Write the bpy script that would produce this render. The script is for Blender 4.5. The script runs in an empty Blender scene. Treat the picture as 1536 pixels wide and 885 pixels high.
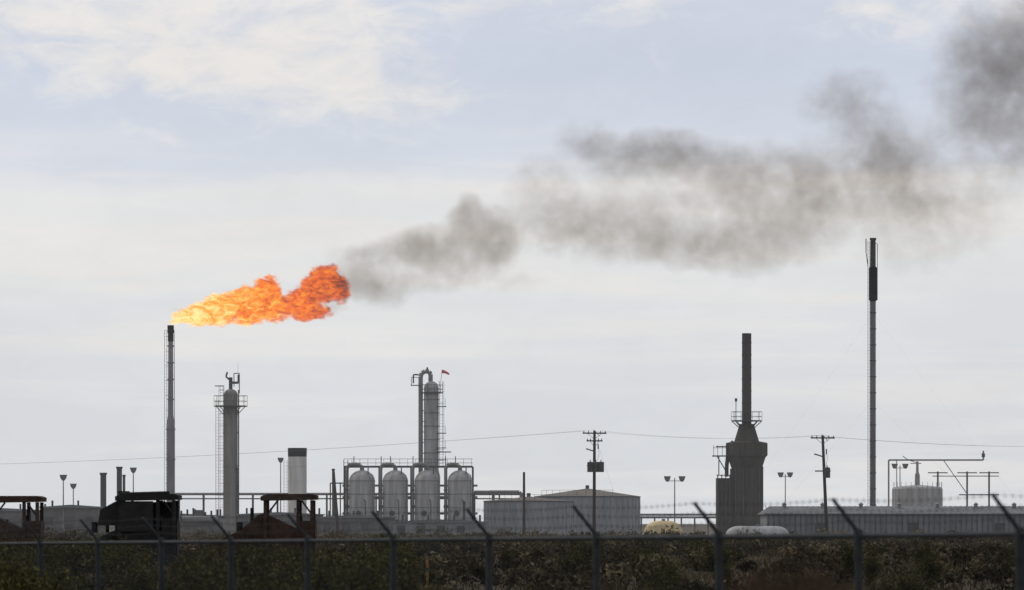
import bpy, math, random
import numpy as np
from mathutils import Vector, Matrix
random.seed(7); rng=np.random.default_rng(7)
scene=bpy.context.scene
scene.view_settings.view_transform='Standard'
scene.view_settings.look='None'; scene.view_settings.exposure=0
F=5833.0; H=2.1
def X(px,D): return (px-768)/F*D
def Z(py,D): return H+(785-py)/F*D

# ------------------------------------------------------------ materials
def mat(name,col,rough=0.6,metal=0.0,var=0.35,scale=0.6,streak=False,spec=0.3,bump=0.0):
    m=bpy.data.materials.new(name); m.use_nodes=True
    nt=m.node_tree; b=nt.nodes['Principled BSDF']
    tc=nt.nodes.new('ShaderNodeTexCoord'); mp=nt.nodes.new('ShaderNodeMapping')
    nt.links.new(tc.outputs['Object'],mp.inputs[0])
    mp.inputs['Scale'].default_value=(scale,scale,scale*(0.12 if streak else 1))
    n=nt.nodes.new('ShaderNodeTexNoise'); n.inputs['Scale'].default_value=1.0
    n.inputs['Detail'].default_value=6; n.inputs['Roughness'].default_value=0.65
    nt.links.new(mp.outputs[0],n.inputs['Vector'])
    r=nt.nodes.new('ShaderNodeValToRGB')
    r.color_ramp.elements[0].position=0.32; r.color_ramp.elements[1].position=0.68
    d=[c*(1-var) for c in col]; l=[min(1,c*(1+var*0.5)) for c in col]
    r.color_ramp.elements[0].color=(d[0],d[1]*0.97,d[2]*0.92,1)
    r.color_ramp.elements[1].color=(*l,1)
    nt.links.new(n.outputs['Fac'],r.inputs[0]); nt.links.new(r.outputs[0],b.inputs['Base Color'])
    b.inputs['Roughness'].default_value=rough; b.inputs['Metallic'].default_value=metal
    b.inputs['Specular IOR Level'].default_value=spec
    if bump:
        bp=nt.nodes.new('ShaderNodeBump'); bp.inputs['Strength'].default_value=bump
        bp.inputs['Distance'].default_value=0.05
        nt.links.new(n.outputs['Fac'],bp.inputs['Height']); nt.links.new(bp.outputs[0],b.inputs['Normal'])
    return m
M={}
M['white']=mat('white_painted_steel',(0.46,0.46,0.46),0.6,0,0.28,1.2,True)
M['vessel']=mat('vessel_grey_paint',(0.27,0.275,0.285),0.6,0,0.42,1.3,True)
M['column']=mat('column_grey_paint',(0.16,0.155,0.15),0.65,0,0.35,1.3,True)
M['tank']=mat('tank_grey_paint',(0.17,0.18,0.20),0.6,0,0.3,1.0,True)
M['tankroof']=mat('tank_roof_paint',(0.12,0.11,0.10),0.8,0,0.3,0.5,False,0.1)
M['dark']=mat('dark_steel',(0.055,0.055,0.058),0.7,0,0.4,1.5,False,0.2)
M['heater']=mat('heater_sooty_steel',(0.044,0.039,0.034),0.85,0,0.4,0.9,True,0.08)
M['black']=mat('black_soot',(0.018,0.018,0.020),0.8,0,0.3,1,False,0.1)
M['galv']=mat('galvanised_steel',(0.17,0.17,0.185),0.6,0.1,0.3,2)
M['stackg']=mat('stack_grey_steel',(0.16,0.16,0.18),0.6,0.0,0.4,1.2,True)
M['tower']=mat('tower_dark_grey_steel',(0.10,0.10,0.11),0.6,0.0,0.45,1.0,True)
M['wood']=mat('weathered_pole_wood',(0.05,0.040,0.034),0.9,0,0.4,3,True,0.1)
M['wire']=mat('wire_metal',(0.10,0.10,0.10),0.6,0.2,0.2,2)
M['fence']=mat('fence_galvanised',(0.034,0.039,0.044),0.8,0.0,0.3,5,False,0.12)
M['rust']=mat('rusty_brown_paint',(0.050,0.032,0.026),0.85,0,0.5,3,False,0.1)
M['machine']=mat('machine_black_paint',(0.020,0.020,0.020),0.75,0,0.4,3,False,0.12)
M['brownp']=mat('brown_machine_paint',(0.055,0.042,0.037),0.85,0,0.5,3,False,0.1)
M['shed']=mat('shed_wall_metal',(0.13,0.14,0.155),0.6,0,0.3,0.7,True)
M['shedroof']=mat('shed_roof_metal',(0.13,0.135,0.145),0.8,0,0.35,0.35,False,0.1)
M['bld']=mat('building_grey_wall',(0.10,0.10,0.105),0.8,0,0.35,0.8,False,0.1)
M['cream']=mat('cream_paint',(0.46,0.38,0.22),0.7,0,0.25,1.3,False,0.1)
M['yellow']=mat('yellow_paint',(0.20,0.12,0.02),0.8,0,0.25,3)
M['red']=mat('red_cloth',(0.6,0.08,0.07),0.9,0,0.2,3)
M['glass']=mat('dark_glass',(0.02,0.025,0.03),0.15,0,0.1,1,False,0.5)
M['lamp']=mat('lamp_housing',(0.10,0.10,0.105),0.6,0.1,0.2,2)
M['branch']=mat('dead_branch_bark',(0.07,0.042,0.028),0.9,0,0.4,8,False,0.05)

def leafmat(name,stops):
    m=bpy.data.materials.new(name); m.use_nodes=True
    nt=m.node_tree; b=nt.nodes['Principled BSDF']
    a=nt.nodes.new('ShaderNodeAttribute'); a.attribute_name='tint'
    r=nt.nodes.new('ShaderNodeValToRGB'); cr=r.color_ramp
    while len(cr.elements)<len(stops): cr.elements.new(0.5)
    for e,(p,c) in zip(cr.elements,stops): e.position=p; e.color=(*c,1)
    nt.links.new(a.outputs['Fac'],r.inputs[0]); nt.links.new(r.outputs[0],b.inputs['Base Color'])
    b.inputs['Roughness'].default_value=0.9; b.inputs['Specular IOR Level'].default_value=0.05
    return m
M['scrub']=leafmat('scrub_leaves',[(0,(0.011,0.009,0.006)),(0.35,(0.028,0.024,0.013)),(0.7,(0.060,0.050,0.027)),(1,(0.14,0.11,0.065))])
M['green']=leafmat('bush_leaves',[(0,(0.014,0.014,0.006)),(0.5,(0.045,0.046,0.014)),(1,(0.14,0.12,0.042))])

# ------------------------------------------------------------ mesh builder
class B:
    def __init__(s,name,origin=(0,0,0)):
        s.name=name; s.o=Vector(origin); s.v=[]; s.f=[]; s.mi=[]; s.sm=[]; s.mats=[]
    def m(s,k):
        if k not in s.mats: s.mats.append(k)
        return s.mats.index(k)
    def face(s,idx,k,smooth=False):
        s.f.append(idx); s.mi.append(s.m(k)); s.sm.append(smooth)
    def cyl(s,p0,p1,r0,r1=None,k='dark',n=12,caps=True):
        r1=r0 if r1 is None else r1
        p0=Vector(p0);p1=Vector(p1);d=(p1-p0)
        if d.length<1e-6: return
        d.normalize(); a=d.orthogonal().normalized(); b=d.cross(a)
        i0=len(s.v)
        for p,r in((p0,r0),(p1,r1)):
            for i in range(n):
                t=2*math.pi*i/n; s.v.append(p+a*(r*math.cos(t))+b*(r*math.sin(t)))
        for i in range(n):
            j=(i+1)%n; s.face((i0+i,i0+j,i0+n+j,i0+n+i),k,n>6)
        if caps:
            i1=len(s.v)
            for i in range(2*n): s.v.append(s.v[i0+i].copy())
            s.face(tuple(i1+n-1-i for i in range(n)),k); s.face(tuple(i1+n+i for i in range(n)),k)
    def tube(s,pts,r,k='dark',n=8):
        for a,b in zip(pts[:-1],pts[1:]): s.cyl(a,b,r,r,k,n)
    def lathe(s,x,y,prof,k='white',n=32,a0=0):
        for (r0,z0),(r1,z1) in zip(prof[:-1],prof[1:]):
            i0=len(s.v)
            for r,z in((r0,z0),(r1,z1)):
                for i in range(n):
                    t=2*math.pi*i/n+a0; s.v.append(Vector((x+r*math.cos(t),y+r*math.sin(t),z)))
            for i in range(n):
                j=(i+1)%n; s.face((i0+i,i0+j,i0+n+j,i0+n+i),k,n>12)
    def box(s,c,sz,k='dark',rz=0,ry=0):
        c=Vector(c); R=Matrix.Rotation(rz,3,'Z')@Matrix.Rotation(ry,3,'Y'); i0=len(s.v)
        for dx in(-.5,.5):
            for dy in(-.5,.5):
                for dz in(-.5,.5): s.v.append(c+R@Vector((dx*sz[0],dy*sz[1],dz*sz[2])))
        for q in((0,1,3,2),(4,6,7,5),(0,4,5,1),(2,3,7,6),(0,2,6,4),(1,5,7,3)):
            s.face(tuple(i0+i for i in q),k)
    def prism(s,poly,y0,y1,k):   # poly in xz
        n=len(poly); i0=len(s.v)
        for y in(y0,y1):
            for x,z in poly: s.v.append(Vector((x,y,z)))
        s.face(tuple(i0+i for i in range(n)),k); s.face(tuple(i0+n+n-1-i for i in range(n)),k)
        for i in range(n):
            j=(i+1)%n; s.face((i0+i,i0+n+i,i0+n+j,i0+j),k)
    def ladder(s,x,y,z0,z1,w=0.45,k='dark',cage=True,side=-1):
        for dx in(-w/2,w/2): s.cyl((x+dx,y,z0),(x+dx,y,z1),0.03,None,k,5)
        z=z0
        while z<z1: s.cyl((x-w/2,y,z),(x+w/2,y,z),0.016,None,k,4); z+=0.4
        if cage:
            z=z0+2.2
            while z<z1:
                pts=[(x+0.38*math.cos(t),y-0.38+0.38*math.sin(t),z) for t in np.linspace(-math.pi,math.pi,11)]
                s.tube(pts,0.018,k,4); z+=1.5
            for t in np.linspace(-math.pi,0,4):
                s.cyl((x+0.38*math.cos(t),y-0.38+0.38*math.sin(t),z0+2.2),(x+0.38*math.cos(t),y-0.38+0.38*math.sin(t),z1),0.014,None,k,4)
    def ringplat(s,x,y,z,ri,ro,k='dark',rail=1.1,n=20):
        s.lathe(x,y,[(ri,z),(ro,z),(ro,z+0.12),(ri,z+0.12)],k,n)
        for hh in(rail*0.5,rail):
            s.tube([(x+ro*math.cos(2*math.pi*i/n),y+ro*math.sin(2*math.pi*i/n),z+hh) for i in range(n+1)],0.03,k,4)
        for i in range(0,n,2):
            t=2*math.pi*i/n; s.cyl((x+ro*math.cos(t),y+ro*math.sin(t),z),(x+ro*math.cos(t),y+ro*math.sin(t),z+rail),0.03,None,k,4)
    def done(s):
        me=bpy.data.meshes.new(s.name)
        me.from_pydata([tuple(v-s.o) for v in s.v],[],s.f)
        for k in s.mats: me.materials.append(M[k])
        me.polygons.foreach_set('material_index',s.mi); me.polygons.foreach_set('use_smooth',s.sm)
        me.update()
        ob=bpy.data.objects.new(s.name,me); ob.location=s.o
        scene.collection.objects.link(ob); return ob
def dome(r,zb,h,n=7):
    return [(r*math.cos(t),zb+h*math.sin(t)) for t in np.linspace(0,math.pi/2*0.999,n)]

# ------------------------------------------------------------ ground
def g(y):
    if y<85: return 0.17-0.0082*(y-35)
    if y<130: return (0.17-0.0082*50)*(1-(y-85)/45)
    return 0.0
ys=[-300,-50,0,20,35,50,65,75,85,95,105,115,122,130,160,200,260,330,420,520,700,1000,1600,3000,6000,12000]
xs=[-9000,-3000,-1000,-400,-150,-60,-30,0,30,60,150,400,1000,3000,9000]
gv=[(x,y,g(max(y,-50))) for y in ys for x in xs]; nx=len(xs)
gf=[(j*nx+i,j*nx+i+1,(j+1)*nx+i+1,(j+1)*nx+i) for j in range(len(ys)-1) for i in range(nx-1)]
me=bpy.data.meshes.new('ground'); me.from_pydata(gv,[],gf)
gm=mat('desert_soil',(0.070,0.055,0.038),0.95,0,0.55,0.35,False,0.03,0.6)
me.materials.append(gm); ob=bpy.data.objects.new('ground',me); scene.collection.objects.link(ob)
me=bpy.data.meshes.new('gravel_yard'); me.from_pydata([(-200,400,.006),(220,400,.006),(220,760,.006),(-200,760,.006)],[],[(0,1,2,3)])
me.materials.append(mat('caliche_gravel',(0.22,0.20,0.165),0.95,0,0.35,0.2,False,0.03)); ob=bpy.data.objects.new('gravel_yard',me); scene.collection.objects.link(ob)

# ------------------------------------------------------------ flare stack
D=500; S=D/F
x=X(256,D)
b=B('flare_stack',(x,D,0))
b.lathe(x,D,[(0.9,0),(0.9,0.5),(0.55,0.5),(0.55,Z(640,D)),(0.36,Z(622,D)),(0.31,Z(510,D))],'stackg',20)
b.lathe(x,D,[(0.36,Z(512,D)),(0.36,Z(500,D)),(0.42,Z(499,D)),(0.42,Z(488,D)),(0.3,Z(488,D)),(0.3,Z(500,D))],'black',20)
for py in (520,545,570,600,645,690): b.lathe(x,D,[(0.3,Z(py,D)),(0.62 if py>630 else .42,Z(py,D)),(0.62 if py>630 else .42,Z(py-2,D)),(.3,Z(py-2,D))],'column',16)
b.ladder(x-0.62,D-0.2,0.5,Z(495,D),0.30,'column',False)
for py in range(505,780,22): b.cyl((x,D,Z(py,D)),(x-0.62,D-.2,Z(py,D)),0.03,None,'dark',4)
b.tube([(x+0.5,D,1),(x+0.5,D,Z(640,D)),(x+.45,D,Z(495,D))],0.045,'dark',5)
b.done()

# ------------------------------------------------------------ left column
x=X(346,D)
b=B('distillation_column',(x,D,0))
r=10.5*S
b.lathe(x,D,[(r*1.15,0),(r*1.15,.6),(r,.6),(r,Z(592,D))]+dome(r,Z(592,D),0.75),'column',28)
for py in (620,650,700,740): b.lathe(x,D,[(r,Z(py,D)),(r+.07,Z(py,D)),(r+.07,Z(py-2,D)),(r,Z(py-2,D))],'column',28)
b.ringplat(x,D,Z(610,D),r,25*S,'dark',1.4)
for a in range(6):
    t=a*math.pi/3+.3; b.cyl((x+r*math.cos(t),D+r*math.sin(t),Z(622,D)),(x+22*S*math.cos(t),D+22*S*math.sin(t),Z(610,D)),.05,None,'dark',5)
b.ladder(X(333,D),D-.4,0.5,Z(578,D),0.45,'dark',True)
b.ladder(X(326,D),D-.2,0.5,Z(600,D),0.35,'dark',False)
b.box((X(329,D),D-.2,Z(579,D)),(1.1,.6,.1))
b.cyl((x,D,Z(585,D)),(x,D,Z(566,D)),0.24,None,'dark',8)
b.tube([(x-.1,D,Z(570,D)),(X(339,D),D,Z(565,D)),(X(341,D),D,Z(558,D))],0.12,'dark',6)
b.tube([(x,D,Z(574,D)),(X(358,D),D,Z(574,D)),(X(358,D),D,Z(562,D))],0.16,'dark',6)
b.tube([(X(351,D),D,Z(580,D)),(X(351,D),D,Z(560,D)),(X(359,D),D,Z(560,D)),(X(359,D),D,Z(590,D))],0.06,'dark',5)
b.cyl((X(357,D),D,Z(580,D)),(X(357,D),D,Z(545,D)),.02,None,'dark',4)
b.tube([(x+r+.15,D-.5,Z(585,D)),(x+r+.15,D-.5,0.5)],0.09,'dark',6)
b.done()
b=B('vent_pipe',(X(355,D),D-8,0)); b.cyl((X(355,D-8),D-8,0),(X(355,D-8),D-8,Z(705,D)),.17,.15,'dark',8); b.lathe(X(355,D-8),D-8,[(.1,Z(707,D)),(.2,Z(706,D)),(.2,Z(703,D)),(.01,Z(703,D))],'dark',10); b.done()

# ------------------------------------------------------------ white stack
x=X(446,D); r=14*S
b=B('exhaust_stack',(x,D,0))
b.lathe(x,D,[(r,0),(r,Z(685,D))],'white',36)
b.lathe(x,D,[(r+.01,Z(685,D)),(r+.03,Z(672,D)),(r-.06,Z(672,D)),(r-.06,Z(690,D))],'black',36)
for py in(700,722): b.lathe(x,D,[(r,Z(py,D)),(r+.03,Z(py,D)),(r+.03,Z(py-1,D)),(r,Z(py-1,D))],'white',36)
b.ladder(x-r-.3,D-.2,0.3,Z(690,D),.4,'dark',False)
b.done()

# ------------------------------------------------------------ vessels
for i,(cx,w) in enumerate(((543,19.5),(593,19),(641,19),(690,18.5))):
    x=X(cx,D); r=w*S
    b=B('pressure_vessel',(x,D,0))
    b.lathe(x,D,[(r*.97,0),(r*.97,.5),(r,.5),(r,Z(722,D))]+dome(r,Z(722,D),17*S,9),'vessel',36)
    for py in(722,742,762,782): b.lathe(x,D,[(r,Z(py,D)),(r+.035,Z(py,D)),(r+.035,Z(py-1.2,D)),(r,Z(py-1.2,D))],'column',36)
    b.cyl((x,D,Z(708,D)),(x,D,Z(700,D)),.28,None,'column',10)
    xl=x-r-.25; zt=Z(699,D)
    pts=[(x,D,Z(702,D)),(x-.2,D,zt+.12),(x-.6,D,zt+.25),(xl+.5,D,zt+.25),(xl+.12,D,zt+.05),(xl,D,zt-.4),(xl,D,0.6)]
    b.tube(pts,.22,'column',10)
    b.box((xl,D,Z(735,D)),(.6,.55,.12),'dark'); b.box((xl,D,Z(760,D)),(.55,.6,.4),'dark')
    b.cyl((x+r*.5,D-r*.8,Z(712,D)),(x+r*.5,D-r*.8,Z(702,D)),.08,None,'dark',6)
    b.ladder(x+r*.75,D-r*.75,.3,Z(712,D),.4,'dark',False)
    b.cyl((x-.4,D-r-.12,Z(770,D)),(x-.4,D-r+.2,Z(770,D)),.35,None,'dark',12)
    b.tube([(x+.5,D-r-.05,0.3),(x+.5,D-r-.05,Z(752,D)),(x+.1,D-r+.1,Z(748,D))],.05,'dark',5)
    b.box((x+.2,D-r-.05,Z(783,D)),(.5,.2,.6),'dark')
    b.done()
b=B('steel_access_platform',(X(612,D),D+2.3,0))
yy=D+2.3
for y_ in(D+1.9,D+2.7):
    b.box((X(612,D),y_,Z(700,D)),(X(709,D)-X(515,D),.14,.2))
b.box((X(612,D),yy,Z(700,D)+.13),(X(709,D)-X(515,D),.9,.05))
for px in range(515,712,12):
    b.cyl((X(px,D),D+1.9,Z(700,D)),(X(px,D),D+1.9,Z(688,D)),.03,None,'dark',4)
for zz in(Z(688,D),Z(694,D)): b.cyl((X(515,D),D+1.9,zz),(X(709,D),D+1.9,zz),.03,None,'dark',5)
for px in(516,568,616,667,709):
    b.cyl((X(px,D),yy,0),(X(px,D),yy,Z(700,D)),.13,None,'dark',6)
for px in (516,522): b.cyl((X(px,D),D-.5,0),(X(px,D),D-.5,Z(690,D)),.05,None,'dark',6)
for z_ in np.arange(.5,8.2,.5): b.cyl((X(516,D),D-.5,z_),(X(522,D),D-.5,z_),.025,None,'dark',4)
for z_,r_ in((Z(728,D),.14),(Z(746,D),.2),(Z(770,D),.16)):
    b.cyl((X(512,D),D+3.3,z_),(X(716,D),D+3.3,z_),r_,None,'galv',8)
for px in (530,571,585,619,668,683): 
    b.cyl((X(px,D),D+3,0),(X(px,D),D+3,Z(712+px%9,D)),.11,None,'dark',6); b.cyl((X(px,D),D+1.9,Z(700,D)),(X(px,D),D+1.9,Z(684,D)),.06,None,'dark',5)
b.done()

# ------------------------------------------------------------ tall column
D2=505; x=X(647,D2); r=11.2*S
b=B('fractionation_column',(x,D2,0))
b.lathe(x,D2,[(r*1.2,0),(r*1.2,Z(715,D2)),(r,Z(705,D2)),(r,Z(582,D2))]+dome(r,Z(582,D2),.9),'vessel',30)
for py in(600,620,640,660,680): b.lathe(x,D2,[(r,Z(py,D2)),(r+.06,Z(py,D2)),(r+.06,Z(py-1.5,D2)),(r,Z(py-1.5,D2))],'column',30)
xl=X(631,D2); zt=Z(558,D2)
b.tube([(x-.1,D2,Z(572,D2)),(x-.1,D2,zt-.3),(x-.3,D2,zt+.05),(x-.8,D2,zt+.1),(xl+.15,D2,zt-.15),(xl,D2,zt-.6),(xl,D2,.6)],.3,'column',12)
b.ringplat(x,D2,Z(590,D2),r,17*S,'dark',1.1)
b.box((X(623,D2),D2,Z(578,D2)),(1.2,.9,.1)); b.tube([(X(617,D2),D2,Z(578,D2)),(X(617,D2),D2,Z(566,D2)),(X(629,D2),D2,Z(566,D2))],.04,'dark',5)
b.tube([(X(620,D2),D2,Z(575,D2)),(X(620,D2),D2,Z(562,D2)),(X(628,D2),D2,Z(562,D2))],.1,'dark',6)
b.cyl((X(641,D2),D2,Z(558,D2)),(X(641,D2),D2,Z(551,D2)),.12,None,'dark',6)
b.ladder(X(662,D2),D2-.3,Z(700,D2),Z(572,D2),.45,'dark',True)
for py in(610,650,672,690):
    b.box((X(662,D2),D2-.2,Z(py,D2)),(1.3,.9,.09)); b.cyl((X(668,D2),D2-.5,Z(py,D2)),(X(668,D2),D2-.5,Z(py-12,D2)),.03,None,'dark',4)
b.box((X(664,D2),D2,Z(678,D2)),(2.2,1.2,.12)); 
for py in range(600,700,16): b.box((X(637,D2),D2-.1,Z(py,D2)),(.9,.15,.1))
b.done()
b=B('windsock',(X(661,D2),D2,Z(572,D2)))
b.cyl((X(661,D2),D2,Z(575,D2)),(X(663,D2),D2,Z(555,D2)),.03,None,'dark',5)
b.cyl((X(663,D2),D2,Z(557,D2)),(X(668,D2),D2,Z(558,D2)),.24,.18,'red',8,False)
b.cyl((X(668,D2),D2,Z(558,D2)),(X(674,D2),D2,Z(561.5,D2)),.18,.1,'red',8,False)
b.done()

# ------------------------------------------------------------ storage tanks
def tank(cx,rpx,wall,apex,D,k='tank',name='storage_tank',rings=True):
    x=X(cx,D); r=rpx*D/F; zw=Z(wall,D); za=Z(apex,D)
    b=B(name,(x,D,0)); n=64
    b.lathe(x,D,[(r,0),(r,zw)],k,n)
    b.lathe(x,D,[(r,zw),(r+.1,zw),(r+.1,zw+.12),(r*.98,zw+.16)],'dark',n)
    b.lathe(x,D,[(r*.98,zw+.16),(r*.6,zw+(za-zw)*.5),(.3,za),(.01,za)],'tankroof',n)
    for i in range(44):
        t=2*math.pi*i/44; b.box((x+(r+.02)*math.cos(t),D+(r+.02)*math.sin(t),zw/2),(.05,.06,zw-.1),'column' if i%3==0 else k,t)
    for hh in(.33,.66): b.lathe(x,D,[(r,zw*hh),(r+.03,zw*hh),(r+.03,zw*hh+.06),(r,zw*hh+.06)],k,n)
    b.cyl((x,D,za-.1),(x,D,za+.45),.25,None,'dark',10)
    b.tube([(x+r*.97*math.cos(t),D+r*.97*math.sin(t),zw+.9) for t in np.linspace(3.6,5.2,10)],.025,'dark',4)
    for t in np.linspace(3.6,5.2,10): b.cyl((x+r*.97*math.cos(t),D+r*.97*math.sin(t),zw),(x+r*.97*math.cos(t),D+r*.97*math.sin(t),zw+.9),.025,None,'dark',4)
    b.done()
tank(881,79,746,733,510)
tank(793,67,753,745,485)

# ------------------------------------------------------------ furnace / heater
D=490; S=D/F; x=X(1120,D)
b=B('process_heater',(x,D,0))
b.lathe(x,D,[(7.2*S,Z(655,D)),(7.0*S,Z(500,D)),(6*S,Z(500,D)),(6*S,Z(510,D))],'heater',20)
for py in range(515,640,18): b.lathe(x,D,[(7*S,Z(py,D)),(7.5*S,Z(py,D)),(7.5*S,Z(py-1.5,D)),(7*S,Z(py-1.5,D))],'heater',20)
b.lathe(x,D,[(7*S,Z(640,D)),(11*S,Z(636,D)),(19*S,Z(662,D)),(30*S,Z(664,D)),(31*S,Z(684,D)),(29*S,Z(686,D)),(23.5*S,Z(702,D)),(23.5*S,Z(770,D)),(24.5*S,Z(770,D)),(24.5*S,Z(800,D))],'heater',12,.26)
for i in range(12):
    t=2*math.pi*i/12+.26; b.box((x+23.8*S*math.cos(t),D+23.8*S*math.sin(t),Z(738,D)),(.25,.12,70*S),'dark',t)
for i in range(12):
    t=2*math.pi*i/12+.26; b.box((x+30.6*S*math.cos(t),D+30.6*S*math.sin(t),Z(674,D)),(.2,.12,19*S),'dark',t)
b.ringplat(x,D,Z(632,D),8*S,23*S,'dark',1.2)
for a in range(8):
    t=a*math.pi/4; b.cyl((x+11*S*math.cos(t),D+11*S*math.sin(t),Z(642,D)),(x+22*S*math.cos(t),D+22*S*math.sin(t),Z(632,D)),.06,None,'dark',5)
b.cyl((X(1104,D),D,Z(632,D)),(X(1104,D),D,Z(597,D)),.05,None,'dark',5)
b.box((X(1104,D),D,Z(600,D)),(.3,.3,.4))
b.box((X(1082,D),D,Z(684,D)),(27*S,1.6,.14)); b.box((X(1084,D),D,Z(670,D)),(20*S,1.4,.12))
for px in(1070,1076,1083,1090):
    b.cyl((X(px,D),D-.8,Z(684,D)),(X(px,D),D-.8,Z(668,D)),.04,None,'dark',4)
b.cyl((X(1069,D),D-.8,Z(672,D)),(X(1095,D),D-.8,Z(672,D)),.04,None,'dark',4)
b.cyl((X(1075,D),D-.5,Z(684,D)),(X(1092,D),D,Z(712,D)),.07,None,'dark',5)
b.cyl((X(1078,D),D-.5,Z(712,D)),(X(1078,D),D-.5,Z(684,D)),.07,None,'dark',5)
b.tube([(X(1100,D),D,Z(662,D)),(X(1093,D),D,Z(672,D)),(X(1090,D),D,Z(700,D)),(X(1090,D),D,Z(715,D))],.25,'heater',8)
b.box((X(1087,D),D+.6,Z(722,D)/2+.2),(24*S,3.2,Z(722,D)+.4),'heater')
for px in(1076,1082,1088,1094): b.cyl((X(px,D),D-1.1,0),(X(px,D),D-1.1,Z(712,D)),.07,None,'dark',5)
b.cyl((X(1074,D),D-1.1,Z(713,D)),(X(1098,D),D-1.1,Z(713,D)),.06,None,'dark',5)
b.box((X(1087,D),D-1.07,Z(745,D)),(1.2,.08,1.6),'black')
b.lathe(X(1141,D),D-.6,[(.3,0),(.3,Z(700,D)),(.1,Z(698,D))],'heater',10)
b.done()

# ------------------------------------------------------------ tall guyed stack
D=480; S=D/F; x=X(1309.5,D)
b=B('guyed_flare_tower',(x,D,0))
b.lathe(x,D,[(.8,0),(.8,.5),(4.2*S,.5),(4.2*S,Z(450,D))],'tower',18)
b.lathe(x,D,[(4.2*S,Z(452,D)),(6.3*S,Z(450,D)),(6.3*S,Z(402,D)),(4.4*S,Z(400,D))],'black',18)
b.lathe(x,D,[(4.2*S,Z(402,D)),(4.0*S,Z(360,D)),(4.9*S,Z(360,D)),(4.9*S,Z(357,D)),(3.2*S,Z(357,D)),(3.2*S,Z(370,D))],'dark',18)
for py in range(470,780,24): b.lathe(x,D,[(4.2*S,Z(py,D)),(4.8*S,Z(py,D)),(4.8*S,Z(py-1.6,D)),(4.2*S,Z(py-1.6,D))],'dark',18)
b.cyl((X(1299,D),D,Z(358,D)),(X(1299,D),D,Z(378,D)),.06,None,'dark',5)
b.cyl((X(1299,D),D,Z(378,D)),(X(1302,D),D,Z(400,D)),.05,None,'dark',5)
b.ladder(X(1303,D),D-.3,1,Z(362,D),.24,'dark',False)
b.tube([(X(1316,D),D,Z(450,D)),(X(1316,D),D,Z(366,D)),(x,D,Z(363,D))],.04,'dark',5)
for sx,sy,py in((-19,6,470),(21,-4,470),(2,24,470),(-15,-2,600),(18,6,600)):
    b.cyl((x,D,Z(py,D)),(x+sx,D+sy,0),.004,None,'galv',4)
b.done()

# ------------------------------------------------------------ utility poles
def pole(cx,top,D,lean=0,arms=1,trans=True,name='utility_pole',r=.16):
    x=X(cx,D); zt=Z(top,D); b=B(name,(x,D,0)); xt=x+lean
    b.cyl((x,D,0),(xt,D,zt),r*1.15,r*.8,'wood',10)
    zs=[zt-.25,zt-1.0][:arms]
    tips=[]
    for i,z in enumerate(zs):
        w=2.4 if i==0 else 1.6
        b.box((xt,D-.16,z),(w,.1,.13),'wood',.25)
        for q in(-.45,-.25,.25,.45):
            px_=xt+q*w*math.cos(.25); py_=D-.16+q*w*math.sin(.25)
            b.cyl((px_,py_,z+.06),(px_,py_,z+.24),.05,.03,'dark',6)
            if i==0: tips.append((px_,py_,z+.24))
        b.cyl((xt-w*.3,D-.2,z),(xt,D-.2,z-.6),.025,None,'galv',4); b.cyl((xt+w*.3,D-.2,z),(xt,D-.2,z-.6),.025,None,'galv',4)
    if trans:
        for q in trans:
            zc=zt-3.5
            b.lathe(xt+q,D-.3,[(.01,zc-.55),(.3,zc-.55),(.3,zc+.38),(.22,zc+.45),(.01,zc+.48)],'dark',14)
            b.cyl((xt+q,D-.3,zc+.4),(xt+q,D-.3,zc+.65),.05,None,'dark',6)
        b.box((xt,D-.25,zc+.1),(1.5,.06,.12),'dark')
        b.tube([(xt+.3,D-.2,zt-1.5),(xt+.45,D-.2,zt-2.2),(xt+.3,D-.2,zc+.6)],.02,'dark',4)
        b.cyl((xt+.35,D-.2,zt-1.3),(xt+.35,D-.2,zt-1.8),.06,None,'dark',6)
        b.box((xt-.4,D-.2,zt-1.9),(.9,.08,.12),'dark',0,.3)
        b.tube([(xt-.1,D-.2,zt+.1),(xt+.5,D-.2,zt-.55)],.03,'dark',4)
    b.done(); return tips
t1=pole(891,646,380,.05,2,(-.42,.12,.62))
t2=pole(1241,653,370,-.45,1,(.4,))
tL=pole(-160,700,520,0,1,False)
tR=pole(1700,668,400,0,1,False)
pole(786,708,430,0,0,False,'wooden_post',.16)
pole(508,708,450,-.6,0,False,'wooden_post',.2)
def wires(name,A,Bp,sag,n=16):
    b=B(name,A[0])
    for a,c in zip(A,Bp):
        a=Vector(a);c=Vector(c); pts=[]
        for i in range(n+1):
            t=i/n; p=a.lerp(c,t); p.z-=sag*4*t*(1-t); pts.append(tuple(p))
        b.tube(pts,.009,'wire',4)
    b.done()
wires('power_line',tL[:2],t1[:2],.6); wires('power_line',t1[1:3],t2[1:3],.5); wires('power_line',t2[:2],tR[:2],.5)
b=B('guy_wire',(X(893,380),380,9)); b.cyl((X(893,380),380,Z(655,380)),(X(948,360),360,0),.006,None,'wire',4); b.done()

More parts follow.
